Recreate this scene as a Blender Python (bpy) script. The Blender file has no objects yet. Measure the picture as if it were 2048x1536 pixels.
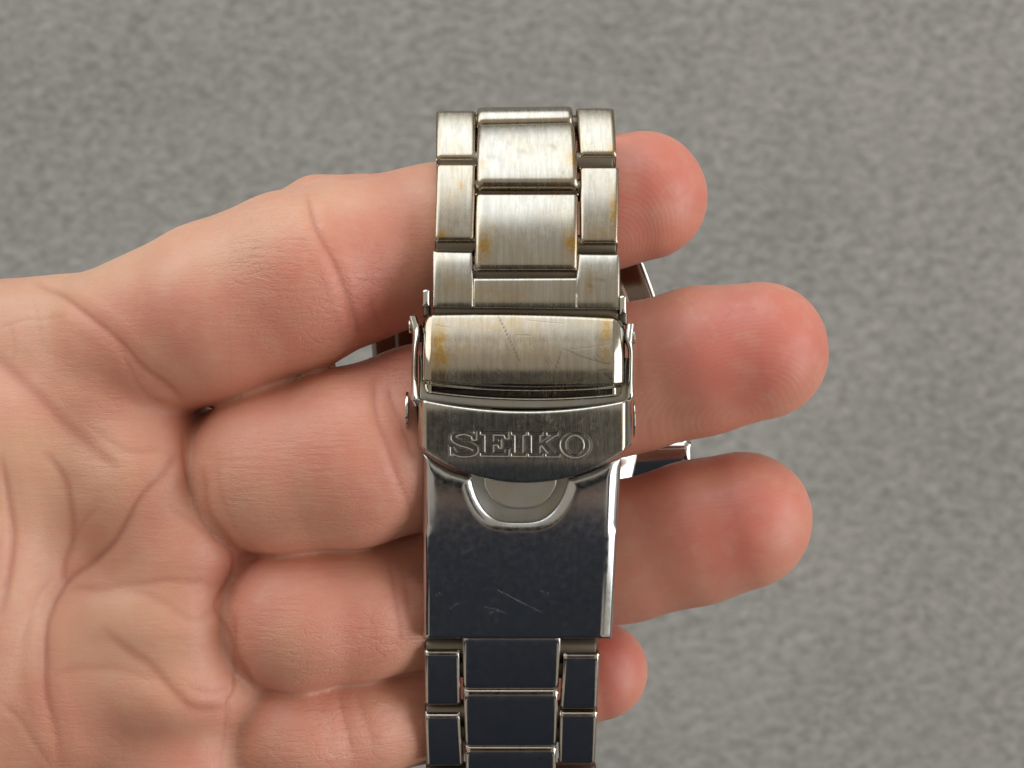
import bpy, math, random
import numpy as np
from mathutils import Vector

random.seed(3)
rng = np.random.default_rng(5)
MM = 0.001
D = 200.0                    # camera height above the clasp, mm
PPM = 2048 / 102.0           # photo pixels per mm at clasp height
C = bpy.context.scene.collection
sc = bpy.context.scene

# ------------------------------------------------------------ camera
cam = bpy.data.cameras.new('camera')
cam_o = bpy.data.objects.new('camera', cam)
C.objects.link(cam_o)
cam_o.location = (0, 0, D * MM)
cam.sensor_width = 36
cam.lens = 36 * D / 102.0
cam.clip_start = 0.01
cam.clip_end = 30
cam.dof.use_dof = True
cam.dof.focus_distance = 0.203
cam.dof.aperture_fstop = 75
sc.camera = cam_o

# ------------------------------------------------------------ light: a room by a window
w = bpy.data.worlds.new('World')
sc.world = w
w.use_nodes = True
bg = w.node_tree.nodes['Background']
bg.inputs[0].default_value = (1.0, 0.91, 0.76, 1)
bg.inputs[1].default_value = 0.43


def area(name, loc, target, sx, sy, power, col):
    l = bpy.data.lights.new(name, 'AREA')
    l.shape = 'RECTANGLE'
    l.size, l.size_y = sx, sy
    l.energy = power
    l.color = col
    o = bpy.data.objects.new(name, l)
    C.objects.link(o)
    o.location = loc
    o.rotation_euler = (Vector(target) - Vector(loc)).to_track_quat('-Z', 'Y').to_euler()
    return o


area('window_light', (-1.1, 2.3, 0.95), (0, 0, 0), 4.8, 2.6, 84, (0.86, 0.94, 1.0))
area('side_window_light', (2.3, -0.2, 0.9), (0, 0, 0), 3.0, 1.8, 46, (0.95, 0.98, 1.0))
sc.view_settings.view_transform = 'Standard'
sc.view_settings.look = 'None'
sc.view_settings.exposure = 0.17
sc.view_settings.gamma = 1.0


# ------------------------------------------------------------ small helpers
def P(px, py, z):
    """point (mm) of the place that lies at height z along the sight line of a photo pixel"""
    s = (D - z) / (D * PPM)
    return np.stack([(px - 1024) * s, (768 - py) * s, z + 0 * (px * s)], -1)


def P1(px, py, z):
    return P(np.float64(px), np.float64(py), np.float64(z))


def PXY(p):
    s = PPM * D / (D - p[..., 2])
    return 1024 + p[..., 0] * s, 768 - p[..., 1] * s


def mesh_from(name, v, f, mat, parent=None, smooth=True, sharp=None, attrs=None, centre=True):
    v = np.asarray(v, np.float64) * MM
    c = (v.min(0) + v.max(0)) / 2 if centre else np.zeros(3)
    v = v - c
    me = bpy.data.meshes.new(name)
    me.from_pydata(v.tolist(), [], [list(map(int, q)) for q in f])
    me.update()
    if smooth:
        me.shade_smooth()
        if sharp:
            me.set_sharp_from_angle(angle=math.radians(sharp))
    if attrs:
        for k, a in attrs.items():
            at = me.attributes.new(k, 'FLOAT', 'POINT')
            at.data.foreach_set('value', np.asarray(a, np.float32))
    me.materials.append(mat)
    o = bpy.data.objects.new(name, me)
    C.objects.link(o)
    o.location = c
    if parent is not None:
        o.parent = parent
        pl = Vector((0, 0, 0))
        q = parent
        while q is not None:
            pl += q.location
            q = q.parent
        o.location = Vector(c) - pl
    return o


def cub(x, xs_, ys_):
    """smooth monotone curve through a few heights"""
    xs_, ys_ = np.array(xs_, float), np.array(ys_, float)
    dx = np.diff(xs_)
    s_ = np.diff(ys_) / dx
    m = np.concatenate([[s_[0]], (s_[1:] * dx[:-1] + s_[:-1] * dx[1:]) / (dx[1:] + dx[:-1]), [s_[-1]]])
    x = np.clip(x, xs_[0], xs_[-1])
    i = np.clip(np.searchsorted(xs_, x) - 1, 0, len(dx) - 1)
    t = (x - xs_[i]) / dx[i]
    return ((2 * t ** 3 - 3 * t ** 2 + 1) * ys_[i] + (t ** 3 - 2 * t ** 2 + t) * dx[i] * m[i] + (-2 * t ** 3 + 3 * t ** 2) * ys_[i + 1] + (t ** 3 - t ** 2) * dx[i] * m[i + 1])


def seg_dist(px, py, line):
    """distance from points to an open polyline"""
    d = np.full(px.shape, 1e9)
    for (x0, y0), (x1, y1) in zip(line[:-1], line[1:]):
        dx, dy = x1 - x0, y1 - y0
        L = dx * dx + dy * dy + 1e-9
        t = np.clip(((px - x0) * dx + (py - y0) * dy) / L, 0, 1)
        d = np.minimum(d, np.hypot(px - x0 - t * dx, py - y0 - t * dy))
    return d


def seg_dist_t(px, py, line):
    """distance and position 0..1 along an open polyline"""
    d = np.full(px.shape, 1e9)
    T = np.zeros(px.shape)
    n = len(line) - 1
    for i, ((x0, y0), (x1, y1)) in enumerate(zip(line[:-1], line[1:])):
        dx, dy = x1 - x0, y1 - y0
        L = dx * dx + dy * dy + 1e-9
        t = np.clip(((px - x0) * dx + (py - y0) * dy) / L, 0, 1)
        e = np.hypot(px - x0 - t * dx, py - y0 - t * dy)
        m = e < d
        d = np.where(m, e, d)
        T = np.where(m, (i + t) / n, T)
    return d, T


def inside_poly(px, py, poly):
    c = np.zeros(px.shape, bool)
    n = len(poly)
    for i in range(n):
        x0, y0 = poly[i]
        x1, y1 = poly[(i + 1) % n]
        if y0 == y1:
            continue
        m = ((y0 > py) != (y1 > py)) & (px < (x1 - x0) * (py - y0) / (y1 - y0) + x0)
        c ^= m
    return c


def smoothline(pts, n=8):
    """Catmull-Rom through points"""
    p = np.array(pts, float)
    p = np.vstack([2 * p[0] - p[1], p, 2 * p[-1] - p[-2]])
    out = []
    for i in range(1, len(p) - 2):
        for k in range(n):
            t = k / n
            out.append(0.5 * ((2 * p[i]) + (-p[i - 1] + p[i + 1]) * t + (2 * p[i - 1] - 5 * p[i] + 4 * p[i + 1] - p[i + 2]) * t * t
                              + (-p[i - 1] + 3 * p[i] - 3 * p[i + 1] + p[i + 2]) * t ** 3))
    out.append(p[-2])
    return [tuple(q) for q in out]


# ------------------------------------------------------------ materials
def new_mat(name):
    m = bpy.data.materials.new(name)
    m.use_nodes = True
    nt = m.node_tree
    return m, nt, nt.nodes['Principled BSDF']


def nd(nt, t, **k):
    n = nt.nodes.new(t)
    for a, b in k.items():
        setattr(n, a, b)
    return n


def math_n(nt, op, a, b=None, c=None, clamp=False):
    n = nd(nt, 'ShaderNodeMath', operation=op)
    n.use_clamp = clamp
    for i, v in enumerate((a, b, c)):
        if v is None:
            continue
        if isinstance(v, (int, float)):
            n.inputs[i].default_value = v
        else:
            nt.links.new(v, n.inputs[i])
    return n.outputs[0]


def noise(nt, vec, scale, detail=3, rough=0.5, dist=0.0):
    n = nd(nt, 'ShaderNodeTexNoise')
    n.inputs['Scale'].default_value = scale
    n.inputs['Detail'].default_value = detail
    n.inputs['Roughness'].default_value = rough
    n.inputs['Distortion'].default_value = dist
    nt.links.new(vec, n.inputs['Vector'])
    return n.outputs['Fac']


def mapping(nt, vec, scale, rot=(0, 0, 0)):
    n = nd(nt, 'ShaderNodeMapping')
    n.inputs['Scale'].default_value = scale
    n.inputs['Rotation'].default_value = rot
    nt.links.new(vec, n.inputs['Vector'])
    return n.outputs[0]


def mixc(nt, fac, a, b, blend='MIX'):
    n = nd(nt, 'ShaderNodeMix', data_type='RGBA', blend_type=blend)
    for i, v in ((0, fac), (6, a), (7, b)):
        if isinstance(v, (int, float)):
            n.inputs[i].default_value = v
        elif isinstance(v, tuple):
            n.inputs[i].default_value = (*v, 1) if len(v) == 3 else v
        else:
            nt.links.new(v, n.inputs[i])
    return n.outputs[2]


def ramp(nt, fac, stops):
    n = nd(nt, 'ShaderNodeMapRange')
    n.inputs['From Min'].default_value = stops[0]
    n.inputs['From Max'].default_value = stops[1]
    n.inputs['To Min'].default_value = stops[2]
    n.inputs['To Max'].default_value = stops[3]
    nt.links.new(fac, n.inputs['Value'])
    return n.outputs[0]


def attr(nt, name):
    return nd(nt, 'ShaderNodeAttribute', attribute_name=name).outputs['Fac']


def steel(name, col, rough, brush=1.0, use_attrs=False, patina=0.5, worn=0.85, mott=0.12):
    m, nt, b = new_mat(name)
    co = nd(nt, 'ShaderNodeTexCoord').outputs['Object']
    geo = nd(nt, 'ShaderNodeNewGeometry').outputs['Position']
    b.inputs['Metallic'].default_value = 1
    long_ = mapping(nt, geo, (7000, 140, 2500))
    n1 = noise(nt, long_, 1.0, 3, 0.65)
    n2 = noise(nt, mapping(nt, geo, (2300, 90, 800)), 1.0, 2, 0.6)
    big = noise(nt, geo, 260, 4, 0.6)
    fine = noise(nt, geo, 1500, 3, 0.6)
    c = mixc(nt, math_n(nt, 'MULTIPLY', ramp(nt, big, (0.42, 0.72, 0, 1)), patina), col, (col[0] * 0.98, col[1] * 0.84, col[2] * 0.55))
    c = mixc(nt, math_n(nt, 'MULTIPLY', ramp(nt, n2, (0.35, 0.7, 1, 0)), 0.42 * brush), c, (col[0] * 0.55, col[1] * 0.52, col[2] * 0.48))
    r = math_n(nt, 'ADD', rough, math_n(nt, 'MULTIPLY', math_n(nt, 'SUBTRACT', n1, 0.5), 0.12 * brush))
    r = math_n(nt, 'ADD', r, math_n(nt, 'MULTIPLY', math_n(nt, 'SUBTRACT', fine, 0.5), mott))
    if use_attrs:
        st = attr(nt, 'stain')
        stn = math_n(nt, 'MULTIPLY', st, ramp(nt, noise(nt, geo, 1100, 5, 0.72, 1.2), (0.36, 0.60, 0.22, 1.0)), clamp=True)
        c = mixc(nt, stn, c, (0.42, 0.255, 0.075))
        sx = attr(nt, 'scratch')
        c = mixc(nt, math_n(nt, 'MULTIPLY', sx, worn, clamp=True), c, (0.2, 0.15, 0.10))
        r = math_n(nt, 'ADD', r, math_n(nt, 'MULTIPLY', sx, 0.05 if worn > 0 else 0.2))
        gl = attr(nt, 'gloss')
        r = math_n(nt, 'MULTIPLY', r, math_n(nt, 'SUBTRACT', 1.0, math_n(nt, 'MULTIPLY', gl, 0.6)))
    hair = None
    for sc_, rot_ in ((120, 25), (170, -35), (150, 70), (210, 5)):
        nn = noise(nt, mapping(nt, geo, (sc_ * 9, sc_ * 0.8, sc_), (0, 0, math.radians(rot_))), 1.0, 2, 0.6, 0.15)
        ln = ramp(nt, math_n(nt, 'ABSOLUTE', math_n(nt, 'SUBTRACT', nn, 0.56)), (0.0, 0.007, 1.0, 0.0))
        hair = ln if hair is None else math_n(nt, 'MAXIMUM', hair, ln)
    hair = math_n(nt, 'MULTIPLY', hair, ramp(nt, noise(nt, geo, 330, 3), (0.45, 0.65, 0, 1)))
    r = math_n(nt, 'ADD', r, math_n(nt, 'MULTIPLY', hair, 0.18 * max(worn, 0.3)))
    c = mixc(nt, math_n(nt, 'MULTIPLY', hair, 0.35 * worn), c, (0.22, 0.18, 0.13))
    nt.links.new(c, b.inputs['Base Color'])
    nt.links.new(math_n(nt, 'MAXIMUM', r, 0.06), b.inputs['Roughness'])
    bump = nd(nt, 'ShaderNodeBump')
    bump.inputs['Strength'].default_value = 1.0
    bump.inputs['Distance'].default_value = 2.6e-6 * brush + 1e-7
    h = math_n(nt, 'ADD', math_n(nt, 'MULTIPLY', n1, 0.6), math_n(nt, 'MULTIPLY', n2, 0.8))
    if use_attrs:
        h = math_n(nt, 'SUBTRACT', h, math_n(nt, 'MULTIPLY', attr(nt, 'scratch'), 3.0))
    nt.links.new(h, bump.inputs['Height'])
    nt.links.new(bump.outputs[0], b.inputs['Normal'])
    return m


M_link = steel('brushed_steel', (0.47, 0.445, 0.40), 0.26, 1.0, True)
M_cover = steel('satin_steel', (0.56, 0.565, 0.58), 0.17, 0.35, True, 0.15, 0.0, 0.22)
M_plate = steel('engraved_steel', (0.54, 0.53, 0.50), 0.23, 1.1, True, 0.2)
M_pol = steel('polished_steel', (0.62, 0.61, 0.58), 0.10, 0.15, False, 0.2)
M_case = steel('case_steel_finger_reflection', (0.22, 0.165, 0.135), 0.12, 0.15, False, 0.2)  # dark brown reflection of the fingers is put into the case colour
M_in = steel('blasted_steel', (0.56, 0.545, 0.51), 0.45, 0.2, False, 0.6)
M_dark = steel('dark_steel', (0.20, 0.17, 0.14), 0.40, 0.2, False, 0.6)  # darker, duller steel for pins, folding blade and lower tabs


def skin_mat():
    m, nt, b = new_mat('skin')
    geo = nd(nt, 'ShaderNodeNewGeometry').outputs['Position']
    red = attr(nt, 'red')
    blot = noise(nt, geo, 95, 4, 0.6)
    blot2 = noise(nt, geo, 420, 3, 0.6)
    pale = (0.67, 0.38, 0.255)
    pink = (0.60, 0.195, 0.145)
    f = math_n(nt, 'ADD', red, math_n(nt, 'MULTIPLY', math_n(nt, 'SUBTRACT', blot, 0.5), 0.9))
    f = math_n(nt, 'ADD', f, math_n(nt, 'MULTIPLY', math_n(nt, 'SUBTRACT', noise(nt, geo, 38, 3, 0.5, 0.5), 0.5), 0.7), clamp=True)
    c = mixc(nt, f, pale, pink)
    c = mixc(nt, ramp(nt, blot2, (0.5, 0.8, 0, 0.3)), c, (0.66, 0.42, 0.30))
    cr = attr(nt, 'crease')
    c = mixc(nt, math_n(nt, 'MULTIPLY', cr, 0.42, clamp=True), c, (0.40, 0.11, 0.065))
    nt.links.new(c, b.inputs['Base Color'])
    b.inputs['Subsurface Weight'].default_value = 0.55
    b.inputs['Subsurface Radius'].default_value = (1.0, 0.35, 0.18)
    b.inputs['Subsurface Scale'].default_value = 0.0022
    b.inputs['Specular IOR Level'].default_value = 0.42
    nt.links.new(ramp(nt, noise(nt, geo, 1200, 2), (0.3, 0.7, 0.34, 0.52)), b.inputs['Roughness'])
    # skin relief: print ridges, long fine lines, cell-like texture
    ph = attr(nt, 'ridge')
    wob = math_n(nt, 'MULTIPLY', noise(nt, geo, 170, 3), 16.0)
    ridge = math_n(nt, 'SINE', math_n(nt, 'ADD', ph, wob))
    ridge = math_n(nt, 'MULTIPLY', ridge, attr(nt, 'ridge_amp'))
    lines = noise(nt, mapping(nt, geo, (220, 2300, 900), (0, 0, math.radians(12))), 1.0, 3, 0.6, 0.3)
    lamp = attr(nt, 'line_amp')
    cells = nd(nt, 'ShaderNodeTexVoronoi', feature='DISTANCE_TO_EDGE')
    cells.inputs['Scale'].default_value = 1.0
    nt.links.new(mapping(nt, geo, (1100, 1700, 1300), (0, 0, math.radians(15))), cells.inputs['Vector'])
    cell = ramp(nt, cells.outputs[0], (0.0, 0.12, 0.0, 1.0))
    fine = noise(nt, geo, 3500, 3, 0.6)
    wr = 0.0
    wl = None
    for sc_, rot_, sq in ((150, 40, (1, 2.2, 1)), (230, -50, (1, 2.6, 1)), (330, 10, (1, 1.6, 1))):
        nn = noise(nt, mapping(nt, geo, tuple(sc_ * k for k in sq), (0, 0, math.radians(rot_))), 1.0, 2, 0.5, 0.8)
        ln = ramp(nt, math_n(nt, 'ABSOLUTE', math_n(nt, 'SUBTRACT', nn, 0.5)), (0.0, 0.022, 1.0, 0.0))
        wl = ln if wl is None else math_n(nt, 'ADD', wl, ln)
    msk = ramp(nt, noise(nt, geo, 60, 2), (0.42, 0.62, 0.0, 1.0))
    wl = math_n(nt, 'MULTIPLY', math_n(nt, 'MULTIPLY', wl, msk), lamp)
    h = math_n(nt, 'MULTIPLY', ridge, 0.10)
    h = math_n(nt, 'ADD', h, math_n(nt, 'MULTIPLY', math_n(nt, 'MULTIPLY', lines, lamp), 2.4))
    h = math_n(nt, 'ADD', h, math_n(nt, 'MULTIPLY', math_n(nt, 'MULTIPLY', cell, lamp), 0.35))
    h = math_n(nt, 'ADD', h, math_n(nt, 'MULTIPLY', fine, 0.30))
    h = math_n(nt, 'SUBTRACT', h, math_n(nt, 'MULTIPLY', wl, 0.75))
    bump = nd(nt, 'ShaderNodeBump')
    bump.inputs['Strength'].default_value = 1.0
    bump.inputs['Distance'].default_value = 4.5e-5
    nt.links.new(h, bump.inputs['Height'])
    nt.links.new(bump.outputs[0], b.inputs['Normal'])
    return m


M_skin = skin_mat()


def carpet_mat():
    m, nt, b = new_mat('grey_carpet')
    geo = nd(nt, 'ShaderNodeNewGeometry').outputs['Position']
    a = noise(nt, mapping(nt, geo, (1.0, 1.6, 1), (0, 0, math.radians(-32))), 122, 4, 0.62, 0.4)
    b2 = noise(nt, geo, 9, 3, 0.5)
    c3 = noise(nt, mapping(nt, geo, (1, 1.3, 1), (0, 0, math.radians(-32))), 420, 3, 0.5)
    f = math_n(nt, 'ADD', math_n(nt, 'MULTIPLY', a, 0.55), math_n(nt, 'MULTIPLY', b2, 0.15))
    f = math_n(nt, 'ADD', f, math_n(nt, 'MULTIPLY', c3, 0.30))
    c = mixc(nt, ramp(nt, f, (0.34, 0.64, 0, 1)), (0.155, 0.147, 0.136), (0.345, 0.329, 0.306))
    nt.links.new(c, b.inputs['Base Color'])
    b.inputs['Roughness'].default_value = 0.95
    b.inputs['Specular IOR Level'].default_value = 0.15
    bump = nd(nt, 'ShaderNodeBump')
    bump.inputs['Distance'].default_value = 0.003
    bump.inputs['Strength'].default_value = 0.7
    nt.links.new(f, bump.inputs['Height'])
    nt.links.new(bump.outputs[0], b.inputs['Normal'])
    return m


def plain(name, col, rough=0.8, nscale=200):
    m, nt, b = new_mat(name)
    geo = nd(nt, 'ShaderNodeNewGeometry').outputs['Position']
    n = noise(nt, geo, nscale, 3)
    nt.links.new(mixc(nt, n, tuple(x * 0.8 for x in col), tuple(x * 1.2 for x in col)), b.inputs['Base Color'])
    b.inputs['Roughness'].default_value = rough
    return m


M_carpet = carpet_mat()
M_navy = plain('navy_knit', (0.011, 0.015, 0.025), 0.95, 300)
M_hair = plain('dark_hair', (0.02, 0.014, 0.01), 0.6, 600)
M_phone = plain('black_glass', (0.012, 0.013, 0.016), 0.15, 50)
M_face = plain('pale_skin', (0.45, 0.26, 0.19), 0.6, 100)

# ------------------------------------------------------------ setting: the carpet
FLOOR = -1000.0
n = 24
g = np.linspace(-6000, 6000, n)
X, Y = np.meshgrid(g, g, indexing='ij')
v = np.stack([X, Y, FLOOR + 0 * X], -1).reshape(-1, 3)
f = [(i * n + j, (i + 1) * n + j, (i + 1) * n + j + 1, i * n + j + 1) for i in range(n - 1) for j in range(n - 1)]
carpet = mesh_from('carpet', v, f, M_carpet, centre=False)
carpet['kind'] = 'structure'


# ------------------------------------------------------------ implicit surfaces
def smin(a, b, k):
    h = np.clip(0.5 + 0.5 * (b - a) / k, 0, 1)
    return b + (a - b) * h - k * h * (1 - h)


class Cone:
    def __init__(s, a, b, ra, rb):
        s.a, s.b, s.ra, s.rb = np.array(a, float), np.array(b, float), ra, rb

    def box(s):
        r = max(s.ra, s.rb)
        return np.minimum(s.a, s.b) - r, np.maximum(s.a, s.b) + r

    def __call__(s, p):
        ba = s.b - s.a
        t = np.clip(((p - s.a) @ ba) / (ba @ ba + 1e-9), 0, 1)
        d = p - s.a - t[..., None] * ba
        return np.sqrt((d * d).sum(-1)) - (s.ra + (s.rb - s.ra) * t)


class Ell:
    def __init__(s, c, r, ang=0):
        s.c, s.r, s.an = np.array(c, float), np.array(r, float), ang

    def box(s):
        m = s.r.max()
        return s.c - m, s.c + m

    def __call__(s, p):
        q = p - s.c
        if s.an:
            ca, sa = math.cos(s.an), math.sin(s.an)
            q = np.stack([q[..., 0] * ca + q[..., 1] * sa, -q[..., 0] * sa + q[..., 1] * ca, q[..., 2]], -1)
        k0 = np.sqrt(((q / s.r) ** 2).sum(-1))
        k1 = np.sqrt(((q / s.r ** 2) ** 2).sum(-1)) + 1e-6
        return k0 * (k0 - 1) / k1


FAR = 12.0


def grp(prims, k, p, lazy=True):
    """smooth union of prims; evaluates each only near its own box"""
    shp = p.shape[:-1]
    out = np.full(shp, FAR)
    for q in prims:
        lo, hi = q.box()
        if lazy and len(shp) == 3:
            ax = p[:, 0, 0, 0], p[0, :, 0, 1], p[0, 0, :, 2]
            sl = tuple(slice(max(0, np.searchsorted(ax[i], lo[i] - 4) - 1), np.searchsorted(ax[i], hi[i] + 4) + 1) for i in range(3))
            if any(s.start >= s.stop for s in sl):
                continue
            out[sl] = smin(out[sl], q(p[sl]), k)
        else:
            out = smin(out, q(p), k)
    return out


def surface_nets(F, lo, h):
    ins = F < 0
    nx, ny, nz = F.shape
    acc = np.zeros((nx - 1, ny - 1, nz - 1, 3), np.float32)
    cnt = np.zeros((nx - 1, ny - 1, nz - 1), np.int16)

    def sub(A, i, j, k):
        return A[i:nx - 1 + i, j:ny - 1 + j, k:nz - 1 + k]
    for ax in range(3):
        for a in (0, 1):
            for b in (0, 1):
                o0 = [0, 0, 0]
                oth = [x for x in range(3) if x != ax]
                o0[oth[0]], o0[oth[1]] = a, b
                o1 = list(o0)
                o1[ax] = 1
                f0, f1 = sub(F, *o0), sub(F, *o1)
                m = sub(ins, *o0) != sub(ins, *o1)
                t = np.where(m, f0 / np.where(m, f0 - f1, 1), 0)
                for c in range(3):
                    acc[..., c] += np.where(m, (t if c == ax else o0[c]), 0)
                cnt += m
    act = cnt > 0
    idx = np.full(act.shape, -1, np.int64)
    idx[act] = np.arange(act.sum())
    ijk = np.argwhere(act)
    v = (ijk + acc[act] / cnt[act][:, None]) * h + lo
    quads = []
    for ax in range(3):
        u_, w_ = [(1, 2), (2, 0), (0, 1)][ax]
        A = np.take(ins, range(0, F.shape[ax] - 1), ax)
        B = np.take(ins, range(1, F.shape[ax]), ax)
        e = np.argwhere(A != B)
        sgn = A[tuple(e.T)]
        ok = (e[:, u_] > 0) & (e[:, w_] > 0) & (e[:, u_] < F.shape[u_] - 1) & (e[:, w_] < F.shape[w_] - 1)
        e, sgn = e[ok], sgn[ok]
        du = np.zeros(3, int)
        dw = np.zeros(3, int)
        du[u_] = 1
        dw[w_] = 1
        q = np.stack([idx[tuple((e - du - dw).T)], idx[tuple((e - dw).T)], idx[tuple(e.T)], idx[tuple((e - du).T)]], 1)
        q[~sgn] = q[~sgn][:, ::-1]
        quads.append(q)
    return v, np.vstack(quads)


def subdivide(v, q):
    e = np.concatenate([np.stack([q[:, i], q[:, (i + 1) % 4]], 1) for i in range(4)])
    es = np.sort(e, 1)
    key = es[:, 0].astype(np.int64) * len(v) + es[:, 1]
    uq, inv = np.unique(key, return_inverse=True)
    em = (v[uq // len(v)] + v[uq % len(v)]) / 2
    fc = v[q].mean(1)
    n0, n1, nq = len(v), len(uq), len(q)
    E = [n0 + inv[i * nq:(i + 1) * nq] for i in range(4)]
    Fc = n0 + n1 + np.arange(nq)
    out = np.concatenate([np.stack([q[:, i], E[i], Fc, E[(i + 3) % 4]], 1) for i in range(4)])
    return np.vstack([v, em, fc]), out


def grad(fn, v, e=0.15):
    g = np.zeros_like(v)
    for i in range(3):
        d = np.zeros(3)
        d[i] = e
        g[:, i] = (fn(v + d) - fn(v - d)) / (2 * e)
    return g


def project(fn, v, it=2):
    for _ in range(it):
        g = grad(fn, v)
        v = v - (fn(v) / ((g * g).sum(1) + 1e-6))[:, None] * g
    return v


# ------------------------------------------------------------ the hand
def J(px, py, z, rpx):
    c = P1(px, py, z)
    return c, rpx / PPM * (D - z) / D


def chain(js):
    q = [J(*j) for j in js]
    return [Cone(a[0], b[0], a[1], b[1]) for a, b in zip(q[:-1], q[1:])]


index = chain([(250, 690, -13, 165), (430, 622, -9, 178), (590, 560, -8.5, 179), (700, 524, -11, 166), (860, 484, -13.5, 152),
               (1050, 442, -16.5, 143), (1200, 408, -17.5, 133), (1286, 392, -17.5, 129)])
index += chain([(540, 490, -11, 84), (635, 432, -11.5, 79), (712, 434, -12, 80)])
middle = chain([(480, 958, -15, 150), (560, 937, -10.5, 168), (700, 916, -9.5, 178), (850, 873, -13.2, 184), (1000, 822, -16.8, 163),
                (1260, 757, -17.5, 147), (1400, 722, -16, 147), (1518, 702, -15, 139)])
ring = chain([(510, 1245, -17, 132), (600, 1236, -12.5, 142), (720, 1218, -14.5, 141), (860, 1192, -19, 142), (1000, 1160, -22, 138),
              (1245, 1104, -21.5, 139), (1390, 1066, -20, 142), (1486, 1041, -19, 138)])
pinky = chain([(500, 1490, -20, 115), (600, 1470, -16, 118), (720, 1445, -19, 115), (850, 1415, -23, 107), (1000, 1388, -28, 100),
               (1140, 1352, -29, 99), (1197, 1341, -29, 98)])
palm = chain([(230, 770, -17, 190), (-200, 960, -20, 280)]) + \
    chain([(270, 960, -17, 178), (-200, 1150, -20, 270)]) + \
    chain([(300, 1190, -17.5, 170), (-200, 1320, -20, 260)]) + \
    chain([(300, 1390, -18, 165), (-200, 1480, -20, 250)]) + \
    chain([(-150, 720, -17, 150), (230, 690, -15, 150)])
# pads and folds of the palm
palm += [Ell(P1(215, 800, -11), (7.5, 6.5, 5.5), 0.6), Ell(P1(268, 950, -9.8), (6.8, 7.5, 5.8)),
         Ell(P1(345, 1100, -11), (6.4, 6.2, 5.4)), Ell(P1(420, 1105, -16), (8.2, 6.0, 4.6)), Ell(P1(320, 1245, -11), (7.0, 5.6, 5.6)),
         Ell(P1(325, 1375, -11.2), (7.4, 5.2, 5.4)), Ell(P1(395, 1385, -15), (7.6, 5.0, 5.2)), Ell(P1(440, 1455, -18), (7.0, 5.5, 5.2)), Ell(P1(330, 1310, -13), (6.5, 5.0, 5.0)), Ell(P1(350, 1540, -14), (6.5, 6.0, 5.2)),
         Ell(P1(-70, 1130, -9), (8.5, 19, 6.5)), Ell(P1(40, 900, -10), (6.5, 8.5, 5.5), 0.5),
         Ell(P1(130, 1340, -13), (8, 9, 5.0))]
# thumb and wrist, outside the frame
palm += chain([(-180, 1120, -14, 190), (-420, 700, -10, 170), (-560, 420, -6, 155), (-640, 180, -2, 140), (-650, 60, 0, 125)])
palm += chain([(-150, 1150, -22, 290), (-700, 1240, -26, 300), (-1500, 1330, -30, 300)])


def hand_f(p):
    a = grp(index, 0.9, p)
    for g_ in (middle, ring, pinky):
        a = smin(a, grp(g_, 0.9, p), 0.9)
    return smin(grp(palm, 3.0, p), a, 0.9)


h = 0.6
lo = np.array([-118.0, -56.0, -46.0])
hi = np.array([38.0, 42.0, 10.0])
ax = [np.arange(lo[i], hi[i], h) for i in range(3)]
G = np.stack(np.meshgrid(*ax, indexing='ij'), -1)
F = hand_f(G)
v, q = surface_nets(F, lo, h)
v = project(hand_f, v, 1)
v, q = subdivide(v, q)
v = project(hand_f, v, 1)
# finer only where the photograph shows the hand from close by
N = grad(hand_f, v)
N /= np.linalg.norm(N, axis=1)[:, None] + 1e-9
px, py = PXY(v)
up = np.clip(N[:, 2] * 2.2, 0, 1)


def hsh(x, y, s, seed):
    r = np.random.default_rng(seed)
    o = np.zeros_like(x)
    for _ in range(7):
        a_, ph_ = r.uniform(0, 6.28, 2)
        fr = s * r.uniform(0.6, 1.6)
        o += np.sin((x * math.cos(a_) + y * math.sin(a_)) * fr + ph_)
    return o / 4


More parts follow.
